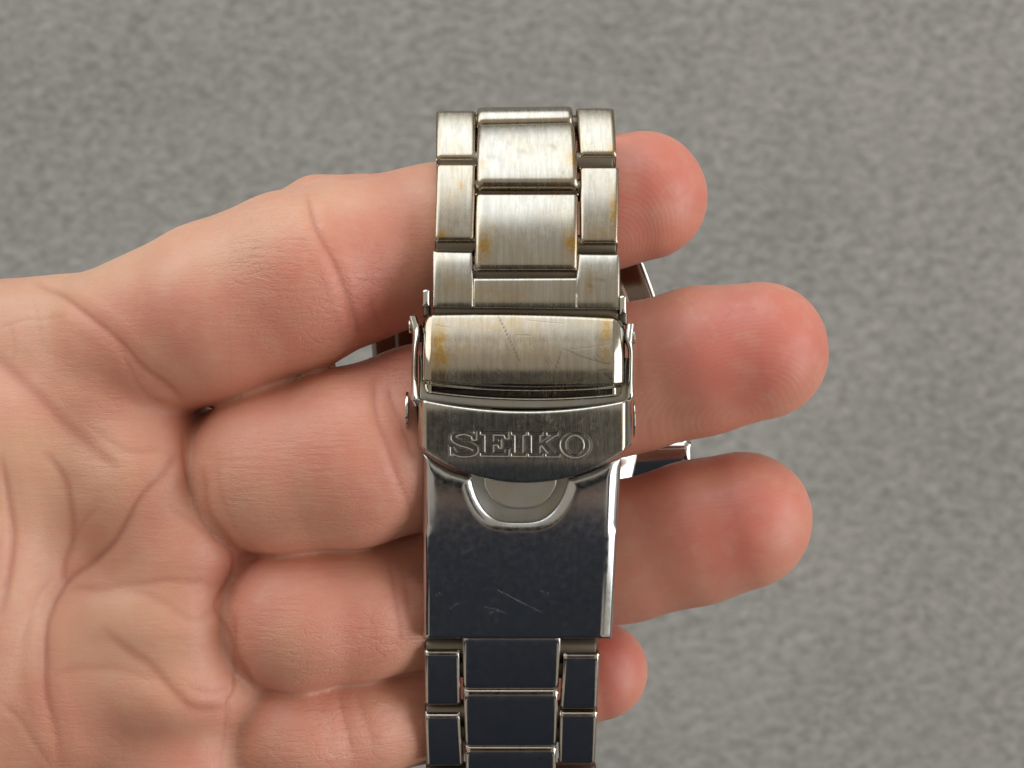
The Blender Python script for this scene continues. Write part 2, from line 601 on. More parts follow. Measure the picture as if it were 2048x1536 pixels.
creases = [
    # polyline in photo pixels, depth mm, half-width px, lip height
    ([(60, 560), (120, 590), (165, 622), (223, 669), (290, 736), (340, 775), (372, 806)], 0.95, 13, 0.25),
    ([(235, 680), (262, 740), (300, 790), (345, 806)], 0.35, 9, 0.1),
    ([(-30, 700), (20, 740), (67, 783), (135, 851), (202, 911), (240, 940)], 0.75, 24, 0.15),
    ([(350, 905), (337, 932), (270, 1013), (229, 1087), (180, 1130), (135, 1168), (108, 1215), (94, 1276), (92, 1377), (112, 1458), (128, 1560)], 1.15, 13, 0.3),
    ([(0, 905), (20, 1013), (27, 1107), (0, 1242)], 1.0, 16, 0.2),
    ([(88, 898), (135, 972), (145, 1073), (128, 1134), (130, 1175)], 0.7, 15, 0.15),
    ([(135, 1181), (223, 1174), (324, 1161), (448, 1168)], 0.45, 16, 0.1),
    ([(215, 1172), (300, 1190), (380, 1235), (440, 1215)], 0.3, 18, 0.1),
    ([(202, 1255), (303, 1336), (378, 1410), (465, 1417)], 0.7, 20, 0.15),
    ([(100, 1345), (180, 1335), (300, 1352), (370, 1400)], 0.3, 16, 0.1),
    ([(364, 817), (368, 918), (405, 1040), (459, 1100), (465, 1147), (432, 1215), (465, 1289), (472, 1370), (452, 1417), (438, 1560)], 0.6, 9, 0.0),
    ([(614, 385), (622, 415), (637, 461), (672, 536), (699, 602), (715, 650), (723, 690)], 0.75, 11, 0.25),
    ([(655, 500), (690, 590), (700, 660)], 0.3, 10, 0.05),
    ([(742, 600), (752, 632), (770, 660)], 0.30, 8, 0.1),
    ([(405, 932), (418, 1013), (445, 1062), (478, 1104)], 0.55, 12, 0.15),
    ([(430, 905), (440, 980), (470, 1060)], 0.2, 12, 0.05),
    ([(746, 750), (752, 800), (765, 860), (792, 940), (832, 1040)], 0.55, 10, 0.15),
    ([(775, 765), (800, 850), (830, 930)], 0.45, 9, 0.1),
    ([(462, 1220), (472, 1296), (490, 1340), (510, 1372)], 0.6, 12, 0.15),
    ([(778, 1110), (788, 1180), (798, 1240), (806, 1290)], 0.5, 10, 0.0),
    ([(800, 1125), (812, 1180), (820, 1225)], 0.3, 9, 0.0),
    ([(676, 1385), (690, 1440), (708, 1520)], 0.4, 10, 0.1),
    ([(715, 1385), (735, 1450), (750, 1500)], 0.25, 9, 0.1),
    ([(1350, 590), (1384, 613), (1413, 660), (1422, 690)], 0.13, 4, 0.03),
    ([(1262, 625), (1275, 700), (1268, 790)], 0.25, 14, 0.05),
    ([(20, 640), (30, 690), (20, 740)], 0.2, 6, 0.05), ([(70, 590), (80, 650), (88, 700)], 0.15, 5, 0.05),
    ([(0, 655), (60, 640), (140, 632)], 0.18, 5, 0.05),
    ([(0, 1400), (60, 1470), (110, 1540)], 0.35, 8, 0.1), ([(40, 1300), (70, 1200), (100, 1150)], 0.25, 7, 0.1),
    ([(180, 860), (260, 900), (340, 905)], 0.25, 12, 0.1),
    ([(370, 1370), (420, 1385), (465, 1370)], 0.35, 10, 0.1),
    ([(200, 1010), (160, 1050), (140, 1100)], 0.3, 10, 0.1),
    ([(330, 1010), (390, 1050), (440, 1075)], 0.2, 14, 0.1),
]
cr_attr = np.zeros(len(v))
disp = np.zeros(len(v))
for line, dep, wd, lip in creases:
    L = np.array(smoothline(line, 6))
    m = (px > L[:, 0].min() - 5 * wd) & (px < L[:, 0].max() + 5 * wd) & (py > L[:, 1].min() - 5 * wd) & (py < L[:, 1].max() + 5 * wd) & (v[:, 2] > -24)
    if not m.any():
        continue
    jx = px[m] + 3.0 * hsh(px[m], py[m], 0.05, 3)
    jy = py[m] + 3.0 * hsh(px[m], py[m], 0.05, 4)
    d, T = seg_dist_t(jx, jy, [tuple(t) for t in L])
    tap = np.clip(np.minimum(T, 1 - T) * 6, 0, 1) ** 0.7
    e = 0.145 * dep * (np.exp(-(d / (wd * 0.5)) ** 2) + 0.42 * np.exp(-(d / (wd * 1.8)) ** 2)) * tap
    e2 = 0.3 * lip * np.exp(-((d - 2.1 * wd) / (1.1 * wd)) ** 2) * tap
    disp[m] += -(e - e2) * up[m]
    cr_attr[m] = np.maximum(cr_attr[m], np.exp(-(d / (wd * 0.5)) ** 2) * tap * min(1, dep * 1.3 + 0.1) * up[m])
disp += 0.07 * hsh(px, py, 0.022, 11) + 0.02 * hsh(px, py, 0.07, 12)
v = v + N * disp[:, None]
# redness, print ridges, fine lines
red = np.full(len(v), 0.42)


def blob(cx, cy, rx, ry, ang=0):
    ca, sa = math.cos(ang), math.sin(ang)
    dx, dy = px - cx, py - cy
    u, w_ = dx * ca + dy * sa, -dx * sa + dy * ca
    return np.exp(-(u / rx) ** 2 - (w_ / ry) ** 2)


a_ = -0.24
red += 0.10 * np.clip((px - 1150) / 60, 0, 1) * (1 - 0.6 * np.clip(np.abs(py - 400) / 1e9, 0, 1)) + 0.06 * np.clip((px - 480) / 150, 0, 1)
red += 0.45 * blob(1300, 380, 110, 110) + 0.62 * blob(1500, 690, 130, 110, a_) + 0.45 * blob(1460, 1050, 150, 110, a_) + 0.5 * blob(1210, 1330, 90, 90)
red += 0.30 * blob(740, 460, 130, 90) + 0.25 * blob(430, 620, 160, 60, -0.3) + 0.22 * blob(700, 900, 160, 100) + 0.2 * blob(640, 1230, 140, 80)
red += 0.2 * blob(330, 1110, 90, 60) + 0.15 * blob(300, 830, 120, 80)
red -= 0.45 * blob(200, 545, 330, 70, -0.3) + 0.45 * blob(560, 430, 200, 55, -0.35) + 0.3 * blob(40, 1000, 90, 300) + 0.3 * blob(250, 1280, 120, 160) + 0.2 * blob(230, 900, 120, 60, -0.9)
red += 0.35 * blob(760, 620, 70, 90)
rd = np.zeros(len(v))
ra = np.zeros(len(v))
for cx, cy, an, rx, ry, k_ in ((1225, 500, 0.7, 1.15, 0.85, 260), (1478, 835, -0.30, 0.62, 1.05, 300), (1455, 1128, -0.28, 0.60, 1.15, 280), (1180, 1400, -0.2, 0.8, 1.1, 160)):
    ca, sa = math.cos(an), math.sin(an)
    dx, dy = px - cx, py - cy
    u, w_ = (dx * ca + dy * sa) * rx, (-dx * sa + dy * ca) * ry
    r_ = np.hypot(u, w_) + 0.12 * u
    m = (r_ < k_ * 1.4) & (px > 1180)
    m &= ra <= 0.0
    rd[m] = (r_ + 12 * hsh(px, py, 0.01, 21))[m] * 2 * math.pi / 9.5
    ra[m] = (np.clip(1.3 - r_ / k_, 0, 1) ** 0.7)[m]
la = np.clip(1 - ra * 1.2, 0.25, 1) * np.clip(0.8 + 0.4 * hsh(px, py, 0.01, 5), 0.3, 1.3)
la = np.where(px > 1200, la * 0.45, la) * np.where(px < 460, 0.6, 1.0)
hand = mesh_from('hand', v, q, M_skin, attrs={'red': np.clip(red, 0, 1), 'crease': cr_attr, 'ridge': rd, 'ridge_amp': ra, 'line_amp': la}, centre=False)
hand['label'] = 'open palm with four bare fingers passed through the steel watch bracelet'
hand['category'] = 'hand'

# ------------------------------------------------------------ the wristwatch
watch = bpy.data.objects.new('wristwatch', None)
C.objects.link(watch)
watch.location = (0, 0.006, -0.052)
watch['label'] = 'scratched stainless steel wristwatch with stained bracelet and folding clasp hung over fingers'
watch['category'] = 'watch'


def clus(n_, a=0.86):
    t = np.linspace(0, 1, n_)
    return t - a * np.sin(2 * np.pi * t) / (2 * np.pi)


def close_slab(top, nu, nv, low):
    """top grid (nu,nv,3) plus walls down to the low ring, and a base"""
    V = top.reshape(-1, 3)
    id_ = np.arange(nu * nv).reshape(nu, nv)
    f_ = []
    A, B, C_, D_ = id_[:-1, :-1].ravel(), id_[:-1, 1:].ravel(), id_[1:, 1:].ravel(), id_[1:, :-1].ravel()
    f_ = [tuple(t) for t in np.stack([A, B, C_, D_], 1)]
    ringi = list(id_[:, 0]) + list(id_[-1, 1:]) + list(id_[-2::-1, -1]) + list(id_[0, -2:0:-1])
    lowv = low.reshape(-1, 3)[ringi]
    n0 = len(V)
    V = np.vstack([V, lowv])
    k_ = len(ringi)
    for i in range(k_):
        j = (i + 1) % k_
        f_.append((ringi[i], ringi[j], n0 + j, n0 + i))
    f_.append(tuple(n0 + i for i in range(k_))[::1])
    return V, f_


def spot_attrs(V, stains, scratches, gloss=None):
    X_, Y_ = PXY(V)
    s = np.zeros(len(V))
    for cx, cy, rx, ry, a0 in stains:
        s = np.maximum(s, a0 * np.exp(-((X_ - cx) / rx) ** 2 - ((Y_ - cy) / ry) ** 2))
    k_ = np.zeros(len(V))
    for line, wd, a0 in scratches:
        d, T = seg_dist_t(X_, Y_, line)
        k_ = np.maximum(k_, a0 * np.exp(-(d / wd) ** 2) * np.clip(np.minimum(T, 1 - T) * 8 + 0.15, 0, 1))
    g_ = np.zeros(len(V)) if gloss is None else gloss
    return {'stain': s, 'scratch': k_, 'gloss': g_}


def link(name, tl, tr, br, bl, thick, bev=0.35, dome=0.25, nu=16, nv=18, mat=None, parent=None, bx=None, stains=(), scr=(), up=False):
    """one solid bracelet piece: four upper corners (mm), rounded rims, slightly domed along the bracelet"""
    tl, tr, br, bl = map(np.array, (tl, tr, br, bl))
    su, sv = clus(nu), clus(nv)
    U, W_ = np.meshgrid(su, sv, indexing='ij')
    base = (tl * ((1 - U) * (1 - W_))[..., None] + tr * (U * (1 - W_))[..., None] + br * (U * W_)[..., None] + bl * ((1 - U) * W_)[..., None])
    nrm = np.cross(tr - tl, tl - bl)
    nrm = nrm / np.linalg.norm(nrm)
    if (nrm[2] < 0) if up else (nrm @ (base.mean((0, 1)) - np.array([0, 0, -22.0])) < 0):
        nrm = -nrm
    lu, lv = np.linalg.norm(tr - tl), np.linalg.norm(tl - bl)
    bx = bx or bev
    du, dv = np.minimum(U, 1 - U) * lu, np.minimum(W_, 1 - W_) * lv
    qx, qy = np.clip(1 - du / bx, 0, 1), np.clip(1 - dv / bev, 0, 1)
    r_ = np.clip(np.hypot(qx, qy), 0, 1)
    drop = min(bev, bx) * (1 - np.sqrt(np.clip(1 - r_ ** 2, 0, 1))) * 0.9
    hgt = dome * (1 - (2 * W_ - 1) ** 2) - drop
    top = base + nrm * hgt[..., None]
    low = base - nrm * thick
    V, f_ = close_slab(top, nu, nv, low)
    at = spot_attrs(V, stains, scr)
    rim_ = np.exp(-(np.minimum(du, dv) / 0.45) ** 2).ravel() * 0.42
    at['stain'][:len(rim_)] = np.maximum(at['stain'][:len(rim_)], rim_)
    return mesh_from(name, V, f_, mat or M_link, parent or watch, sharp=55, attrs=at)


def plink(name, x0, x1, y0, y1, z0, z1, thick=2.9, dx=0, **k):
    """piece given by its outline as photographed and its two end heights; dx = lean, right side drop"""
    lx, rx, ly, ry = k.pop('xb', (x0, x1)) + k.pop('dy', (0, 0))
    return link(name, P1(x0, y0, z0), P1(x1, y0 + ly, z0), P1(rx, y1 + ry, z1), P1(lx, y1, z1), thick, **k)


# --- upper rows of links
def st(*a):
    return a


plink('outer_link', 872, 951, 219, 316, -9.4, -5.2, xb=(872, 951), dome=0.35, bev=0.4, stains=[])
plink('outer_link', 1152, 1228, 214, 309, -9.4, -5.2, xb=(1160, 1233), dome=0.35, bev=0.4, stains=[(1226, 300, 10, 20, .8)])
plink('centre_link', 954, 1145, 214, 247, -10.4, -8.0, dome=0.5, bev=0.5, dy=(-2, -4), nu=22)
plink('centre_link', 954, 1150, 246, 368, -8.0, -3.2, xb=(953, 1156), dome=0.55, bev=0.55, dy=(-4, 0), nu=24, nv=24,
      stains=[(1148, 318, 9, 16, 1.3), (965, 330, 6, 12, .6)], scr=[([(960, 318), (1060, 300), (1120, 290)], 1.3, 0.5)])
plink('outer_link', 874, 951, 327, 479, -4.6, -1.7, xb=(869, 948), dome=0.25, bev=0.35, nv=24, nu=20,
      stains=[(880, 470, 18, 14, 1), (923, 372, 5, 5, 1.2), (900, 400, 30, 60, .35)], scr=[([(918, 335), (919, 352)], 2, 0.8), ([(902, 380), (904, 430)], 1.5, .4)])
plink('outer_link', 1160, 1238, 333, 484, -4.6, -1.7, xb=(1161, 1236), dome=0.25, bev=0.35, nv=24, nu=20,
      stains=[(1226, 430, 9, 60, 1.1), (1200, 470, 30, 16, .6)], scr=[([(1200, 360), (1197, 385)], 2, 0.8), ([(1180, 345), (1180, 365)], 1.5, .6)])
plink('centre_link', 951, 1157, 384, 538, -3.5, -0.9, xb=(949, 1155), dome=0.45, bev=0.5, nu=30, nv=30,
      stains=[(968, 492, 13, 26, 1.5), (1142, 488, 14, 22, 1.5), (1133, 470, 8, 10, 1.1), (960, 515, 6, 12, 1), (985, 455, 4, 10, .8)], scr=[])
# end piece: one U shaped solid
def hf_part(name, x0, x1, top, bot, zf, nu, nv, drop, thick, mat, parent=None, extra=None, warp=None, stains=(), scr=(), xs=None,
            sharp=50, gloss=None, au=0.8, av=0.8, thick_dir=None):
    X1 = np.asarray(xs, float) if xs is not None else x0 + (x1 - x0) * clus(nu, au)
    nu = len(X1)
    s = clus(nv, av)
    Yt, Yb = top(X1), bot(X1)
    Xg = np.repeat(X1[:, None], nv, 1)
    Yg = Yt[:, None] + (Yb - Yt)[:, None] * s[None]
    if warp:
        Xg, Yg = warp(Xg, Yg)
    ring = [(Xg[i, 0], Yg[i, 0]) for i in range(nu)] + [(Xg[-1, j], Yg[-1, j]) for j in range(1, nv)] + \
           [(Xg[i, -1], Yg[i, -1]) for i in range(nu - 2, -1, -1)] + [(Xg[0, j], Yg[0, j]) for j in range(nv - 2, -1, -1)]
    ring = ring[::2] + [ring[-1]] if len(ring) > 260 else ring
    d = seg_dist(Xg, Yg, ring + [ring[0]]) / PPM
    Z = zf(Xg, Yg) - drop(d, Xg, Yg)
    if extra is not None:
        Z = Z + extra(Xg, Yg)
    top3 = P(Xg, Yg, Z)
    low = top3.copy()
    zb = zf(Xg, Yg) - thick
    low[..., 2] = zb
    V, f_ = close_slab(top3, nu, nv, low)
    at = spot_attrs(V, stains, scr)
    if gloss is not None:
        gx, gy = PXY(V)
        at['gloss'] = gloss(gx, gy)
    return mesh_from(name, V, f_, mat, parent or watch, sharp=sharp, attrs=at)


def rnd(r):
    return lambda d, X_, Y_: r * (1 - np.sqrt(np.clip(1 - np.clip(1 - d / r, 0, 1) ** 2, 0, 1))) * 0.95


def pl(xs_, ys_):
    return lambda x: np.interp(x, xs_, ys_)


def z_end(X_, Y_):
    return cub(Y_, [495, 510, 540, 585, 605, 630], [-2.2, -1.75, -1.15, -0.62, -0.5, -0.7])


hf_part('end_piece', 865, 1240, pl([865, 945.5, 947, 1153, 1155, 1240], [501, 503, 556, 555, 507, 508]), pl([865, 1240], [615, 620]), z_end,
        0, 34, rnd(0.3), 2.8, M_link, xs=np.concatenate([865 + 80 * clus(14), 945 + np.array([0.7, 1.4, 2.1]), 948 + 204 * clus(26), 1152.6 + np.array([0.5, 1.2, 1.9]), 1155 + 85 * clus(14)]),
        extra=lambda X_, Y_: -0.10 * np.exp(-((X_ - 946.5) / 1.6) ** 2) - 0.06 * np.exp(-((X_ - 1153.5) / 1.2) ** 2) * (Y_ > 585),
        stains=[(1000, 590, 60, 20, .5), (1180, 575, 8, 30, .8), (900, 580, 25, 25, .45)], scr=[([(1172, 602), (1176, 575), (1190, 562), (1215, 560)], 1.8, .7)])


def box_mm(name, lo_, hi_, mat, bevel=0.2, parent=None, rot=0):
    lo_, hi_ = np.array(lo_), np.array(hi_)
    return link(name, (lo_[0], hi_[1], hi_[2]), (hi_[0], hi_[1], hi_[2]), (hi_[0], lo_[1], hi_[2]), (lo_[0], lo_[1], hi_[2]), hi_[2] - lo_[2],
                bev=bevel, dome=0, nu=8, nv=8, mat=mat, parent=parent)


def rod(name, a, b, r, mat, parent=None, seg=14, cap=0.25):
    a, b = np.array(a, float), np.array(b, float)
    ax_ = (b - a) / np.linalg.norm(b - a)
    u_ = np.cross(ax_, [0.1, 0.2, 1.0])
    u_ /= np.linalg.norm(u_)
    w_ = np.cross(ax_, u_)
    prof = [(0, r - cap), (cap * 0.3, r - cap * 0.3), (cap, r)]
    L = np.linalg.norm(b - a)
    prof = prof + [(L - t, rr) for t, rr in prof[::-1]]
    V, f_ = [], []
    for t, rr in prof:
        for i in range(seg):
            an = 2 * math.pi * i / seg
            V.append(a + ax_ * t + u_ * rr * math.cos(an) + w_ * rr * math.sin(an))
    for k_ in range(len(prof) - 1):
        for i in range(seg):
            j = (i + 1) % seg
            f_.append((k_ * seg + i, k_ * seg + j, (k_ + 1) * seg + j, (k_ + 1) * seg + i))
    f_.append(tuple(range(seg))[::-1])
    f_.append(tuple((len(prof) - 1) * seg + i for i in range(seg)))
    z = np.zeros(len(V))
    return mesh_from(name, V, f_, mat, parent or watch, sharp=40, attrs={'stain': z, 'scratch': z, 'gloss': z})


# pins and barrels that close the joints between the rows
for py_, z_, xa, xb in ((250, -10.2, 905, 1200), (322, -6.6, 876, 1226), (378, -5.2, 905, 1205), (490, -3.6, 872, 1232), (546, -2.9, 905, 1205), (622, -2.6, 868, 1236)):
    rod('pin', P1(xa, py_, z_), P1(xb, py_ + 3, z_), 1.15, M_dark)
for sx_, y0, y1 in ((845, 578, 612), (1239, 590, 628)):
    hf_part('spring_bar_tab', sx_, sx_ + 14, pl([sx_, sx_ + 5, sx_ + 14], [y0 + 3, y0, y0 + 2]), pl([sx_, sx_ + 14], [y1, y1]), lambda X_, Y_: -0.2 + 0 * X_, 10, 12, rnd(0.3), 4, M_pol)
    hf_part('spring_bar_tab', sx_ + (1 if sx_ < 1000 else -2), sx_ + 16, pl([0, 3000], [y1 - 4, y1 - 4]), pl([0, 3000], [y1 + 22, y1 + 22]), lambda X_, Y_: -2.6 + 0 * X_, 10, 12, rnd(0.3), 3, M_dark)

# --- clasp: safety flap
clasp_u = lambda x: (x - 1047) / 203.0


def flap_top(x):
    u = clasp_u(x)
    c = np.clip((np.abs(u) - 0.88) / 0.12, 0, 1)
    return 627 + 4 * u + 5 * u ** 2 + 30 * (1 - np.sqrt(np.clip(1 - c ** 2, 0, 1)))


def flap_bot(x):
    u = clasp_u(x)
    c = np.clip((np.abs(u) - 0.93) / 0.07, 0, 1)
    return 802 + 3 * u - 13 * u ** 2 - 16 * (1 - np.sqrt(np.clip(1 - c ** 2, 0, 1)))


def flap_z(X_, Y_):
    u = clasp_u(X_)
    yb = 772 + 3 * u - 11 * u ** 2
    z = cub(Y_, [620, 640, 680, 720, 745, 780], [-0.8, -0.35, 0.45, 1.03, 1.12, 0.8])
    k_ = np.clip((Y_ - yb) / 10, 0, 1)
    z = z - 1.25 * (k_ * k_ * (3 - 2 * k_))
    # polished side slopes
    e = np.clip((np.abs(X_ - 1044) - 182) / 24, 0, 1)
    return z - 0.75 * e ** 1.3


def flap_gloss(x, y):
    return np.clip((np.abs(x - 1044) - 178) / 6, 0, 1) + (y > 768)


fs = [([(995, 628), (1012, 665), (1042, 728)], 1.3, 1), ([(1125, 697), (1112, 735), (1104, 765)], 1.3, 1), ([(1125, 697), (1160, 712), (1210, 727), (1222, 727)], 1.2, .9),
      ([(990, 737), (1010, 752), (1040, 762), (1090, 766), (1140, 764), (1190, 752)], 1.6, .9), ([(1125, 700), (1180, 695), (1220, 688)], 1, .5),
      ([(1030, 671), (1062, 671)], 1, .5), ([(1090, 715), (1100, 735)], 1.2, .7), ([(1095, 712), (1104, 728)], 1.2, .6), ([(1186, 712), (1200, 726)], 1.3, .7),
      ([(1192, 708), (1208, 722)], 1.3, .7), ([(955, 728), (958, 752)], 1.6, .8), ([(868, 650), (900, 655)], 1, .4), ([(1205, 745), (1222, 760)], 3, .6),
      ([(1195, 742), (1215, 740)], 2, .6), ([(1060, 766), (1110, 770)], 2.6, .7), ([(944, 655), (935, 690), (940, 720)], 2.0, .22), ([(1050, 640), (1130, 648)], 1.0, .3),
      ([(1000, 700), (1012, 740)], 1, .3), ([(1085, 770), (1093, 745), (1098, 735)], 1.2, .5)]
hf_part('safety_flap', 844, 1250, flap_top, flap_bot, flap_z, 190, 110, rnd(0.4), 3.4, M_link, sharp=60,
        stains=[(880, 700, 18, 55, 1.5), (1213, 655, 12, 36, 1.2), (1210, 700, 14, 34, .9), (1000, 650, 160, 26, .5), (930, 690, 40, 50, .4), (1020, 685, 170, 60, .35), (985, 680, 55, 30, .35), (945, 650, 40, 16, .4), (1060, 660, 70, 18, .3), (900, 640, 40, 10, .4)],
        scr=fs, gloss=flap_gloss, au=0.6, av=0.5)
# frame under the flap, seen as a lip below it
hf_part('flap_frame', 838, 1256, lambda x: flap_bot(x) - 60, lambda x: 818 - 14 * clasp_u(x) ** 2 + 2 * clasp_u(x), lambda X_, Y_: -0.95 - np.clip((Y_ - 795) / 30, 0, 1) * 0.3, 70, 24, rnd(0.35), 3.0, M_in)

# --- clasp: engraved bracket with the two arms
def cirt(x):
    u = (x - 1048) / 214
    return 822 + 1 * u - 25 * u ** 2 + 0 * x


def plate_bot(x):
    u = (x - 1049) / 214
    a = np.abs(u)
    y = 966 - 62 * (a / 0.93) ** 2.1
    c = np.clip((a - 0.93) / 0.07, 0, 1)
    return np.where(a > 0.93, 904 - 14 * c ** 1.0, y)


def plate_z(X_, Y_):
    z = cub(Y_, [795, 815, 880, 930, 970], [0.85, 0.97, 0.60, 0.0, -0.95])
    e = np.clip((np.abs(X_ - 1048) - 196) / 18, 0, 1)
    return z - 1.1 * e ** 1.6


# lettering: outlines of the engraved capitals, in photo pixels
def rot_l(p, cx=1040, cy=889, s=0.012):
    return [(x, y + (x - cx) * s) for x, y in p]


def ell_ring(cx, cy, rx, ry, n_=36):
    return [(cx + rx * math.cos(2 * math.pi * i / n_), cy + ry * math.sin(2 * math.pi * i / n_)) for i in range(n_ + 1)]


y0, y1 = 864, 913
E_ = [(961, y0), (1017, y0), (1018, y0 + 14), (1011, y0 + 14), (1008, y0 + 7), (987, y0 + 6.5), (987, y0 + 20), (996, y0 + 20), (998, y0 + 15), (1003, y0 + 15), (1003, y0 + 33), (998, y0 + 33), (996, y0 + 27),
      (987, y0 + 27), (987, y1 - 7), (1009, y1 - 7.5), (1012, y1 - 15), (1019, y1 - 15), (1018, y1), (961, y1), (961, y1 - 6), (970, y1 - 7), (970, y0 + 7), (961, y0 + 6)]
I_ = [(1023, y0), (1053, y0), (1053, y0 + 6), (1046, y0 + 7), (1046, y1 - 7), (1053, y1 - 6), (1053, y1), (1023, y1), (1023, y1 - 6), (1030, y1 - 7), (1030, y0 + 7), (1023, y0 + 6)]
K_ = [(1057, y0), (1086, y0), (1086, y0 + 6), (1080, y0 + 7), (1080, y0 + 21), (1101, y0 + 7), (1094, y0 + 6), (1094, y0), (1116, y0), (1116, y0 + 6), (1110, y0 + 7), (1092, y0 + 20), (1112, y1 - 7), (1120, y1 - 6),
      (1120, y1), (1092, y1), (1092, y1 - 6), (1096, y1 - 7), (1083, y0 + 27), (1080, y0 + 29), (1080, y1 - 7), (1086, y1 - 6), (1086, y1), (1057, y1), (1057, y1 - 6), (1063, y1 - 7), (1063, y0 + 7), (1057, y0 + 6)]
S_path = smoothline([(948, 878), (944, 871), (928, 866.5), (911, 870), (908, 879), (920, 886), (938, 891), (950, 898), (948, 907), (929, 911.5), (911, 908), (905, 899)], 6)
S_wid = [4, 4, 3.6, 4.6, 5.6, 6.4, 6.6, 6.0, 4.8, 3.6, 4, 4]
S_ser = [[(948, y0), (953, y0), (953, y0 + 17), (948, y0 + 17)], [(901, y1 - 18), (906, y1 - 18), (906, y1), (901, y1)]]


def text_sdf(X_, Y_):
    Y2 = Y_ - (X_ - 1040) * 0.012
    best = np.full(X_.shape, 1e9)
    for poly in (E_, I_, K_):
        d = seg_dist(X_, Y2, poly + [poly[0]])
        best = np.minimum(best, np.where(inside_poly(X_, Y2, poly), -d, d))
    # O: ring thick at the sides
    k0 = np.hypot((X_ - 1150) / 29.5, (Y2 - 889) / 25)
    k1 = np.hypot((X_ - 1150) / 18.5, (Y2 - 889) / 19.5)
    best = np.minimum(best, np.maximum((k0 - 1) * 27, (1 - k1) * 19))
    d, T = seg_dist_t(X_, Y2, S_path)
    wv = np.interp(T, np.linspace(0, 1, len(S_wid)), S_wid)
    ds = d - wv
    for poly in S_ser:
        e = seg_dist(X_, Y2, poly + [poly[0]])
        ds = np.minimum(ds, np.where(inside_poly(X_, Y2, poly), -e, e))
    return np.minimum(best, ds)


def engrave(X_, Y_):
    out = np.zeros(X_.shape)
    m = (X_ > 890) & (X_ < 1190) & (Y_ > 850) & (Y_ < 925)
    s = text_sdf(X_[m], Y_[m])
    out[m] = -0.05 * np.clip(0.5 - s / 1.8, 0, 1) + 0.008 * np.exp(-((s - 2.6) / 1.6) ** 2)
    return out


ps = [([(1040, 826), (1075, 842), (1105, 851)], 2.0, .9), ([(1052, 838), (1090, 848)], 1.8, .8), ([(1060, 846), (1100, 850)], 1.2, .7), ([(1130, 828), (1170, 826), (1200, 832)], 1, .3), ([(860, 905), (880, 915)], 1.2, .4),
      ([(893, 820), (896, 832)], 2, .6), ([(1175, 832), (1160, 850)], 1, .4), ([(962, 858), (968, 840)], 1, .4), ([(1080, 838), (1150, 855), (1180, 830)], .9, .35), ([(870, 826), (960, 836)], 1, .3)]
hf_part('clasp_bracket', 834, 1263, cirt, plate_bot, plate_z, 0, 190, rnd(0.32), 2.6, M_plate, extra=engrave, scr=ps,
        xs=np.concatenate([np.linspace(834, 890, 34)[:-1], np.linspace(890, 1190, 310), np.linspace(1190, 1263, 44)[1:]]), av=0.25, sharp=70,
        stains=[(1245, 850, 8, 40, .5), (850, 850, 8, 30, .4)], gloss=lambda x, y: np.clip((np.abs(x - 1048) - 196) / 6, 0, 1))
# arms rising along both sides of the flap, with rounded eyes on top
for sgn, pts in ((-1, [(824, 632, -0.2, 9), (831, 662, 0.2, 8), (829, 700, 0.2, 6), (828, 760, 0.2, 6.5), (829, 795, 0.1, 8), (834, 812, -0.3, 9)]),
                 (1, [(1262, 648, -0.2, 9), (1259, 680, 0.2, 8), (1263, 705, 0.2, 6), (1262, 760, 0.2, 6.5), (1261, 790, 0.1, 8), (1255, 808, -0.3, 9)])):
    pt = np.array(smoothline(pts, 5))
    ns = 12
    V, f_ = [], []
    for i, (x_, y_, z_, w2) in enumerate(pt):
        c = P1(x_, y_, z_)
        hw = w2 / PPM
        for k_ in range(ns):
            an = 2 * math.pi * k_ / ns
            cx_, cz_ = math.cos(an), math.sin(an)
            cx_ = math.copysign(abs(cx_) ** 0.6, cx_)
            cz_ = math.copysign(abs(cz_) ** 0.6, cz_)
            V.append(c + np.array([cx_ * hw, 0, -1.5 + cz_ * 1.7]))
    for i in range(len(pt) - 1):
        for k_ in range(ns):
            j = (k_ + 1) % ns
            f_.append((i * ns + k_, i * ns + j, (i + 1) * ns + j, (i + 1) * ns + k_))
    f_.append(tuple(range(ns))[::-1])
    f_.append(tuple((len(pt) - 1) * ns + i for i in range(ns)))
    mesh_from('bracket_arm', V, f_, M_pol, watch, sharp=55)
    xx = 815 if sgn < 0 else 1266
    rod('pivot_pin', P1(xx - 3 * (sgn < 0), 838 - 18 * (sgn < 0), -2.6), P1(xx + 3, 838 - 18 * (sgn < 0), -2.6), 1.9, M_pol, cap=0.1)
    xe = 818 if sgn < 0 else 1264
    rod('pivot_pin', P1(xe, 652 if sgn < 0 else 674, -1.4), P1(xe + 6, 652 if sgn < 0 else 674, -1.4), 0.75, M_pol, cap=0.1)

# --- clasp: lower cover with the thumb notch
def cov_top(x):
    base = np.interp(x, [845, 870, 905, 943], [905, 925, 944, 955])
    base = np.where(x > 1138, np.interp(x, [1138, 1180, 1215, 1243], [958, 945, 928, 915]), base)
    u = (x - 1041) / 97.0
    q_ = 958 + 86 * np.clip(1 - np.abs(u) ** 3.2, 0, 1) ** 0.75
    return np.where((x > 944) & (x < 1138), q_, base)


def cov_warp(Xg, Yg):
    t = (Yg - 905) / 370.0
    c = np.interp(Yg, [905, 1275], [1044, 1034.5])
    hw = np.interp(Yg, [905, 1275], [199, 189])
    return c + (Xg - 1044) / 199.0 * hw, Yg


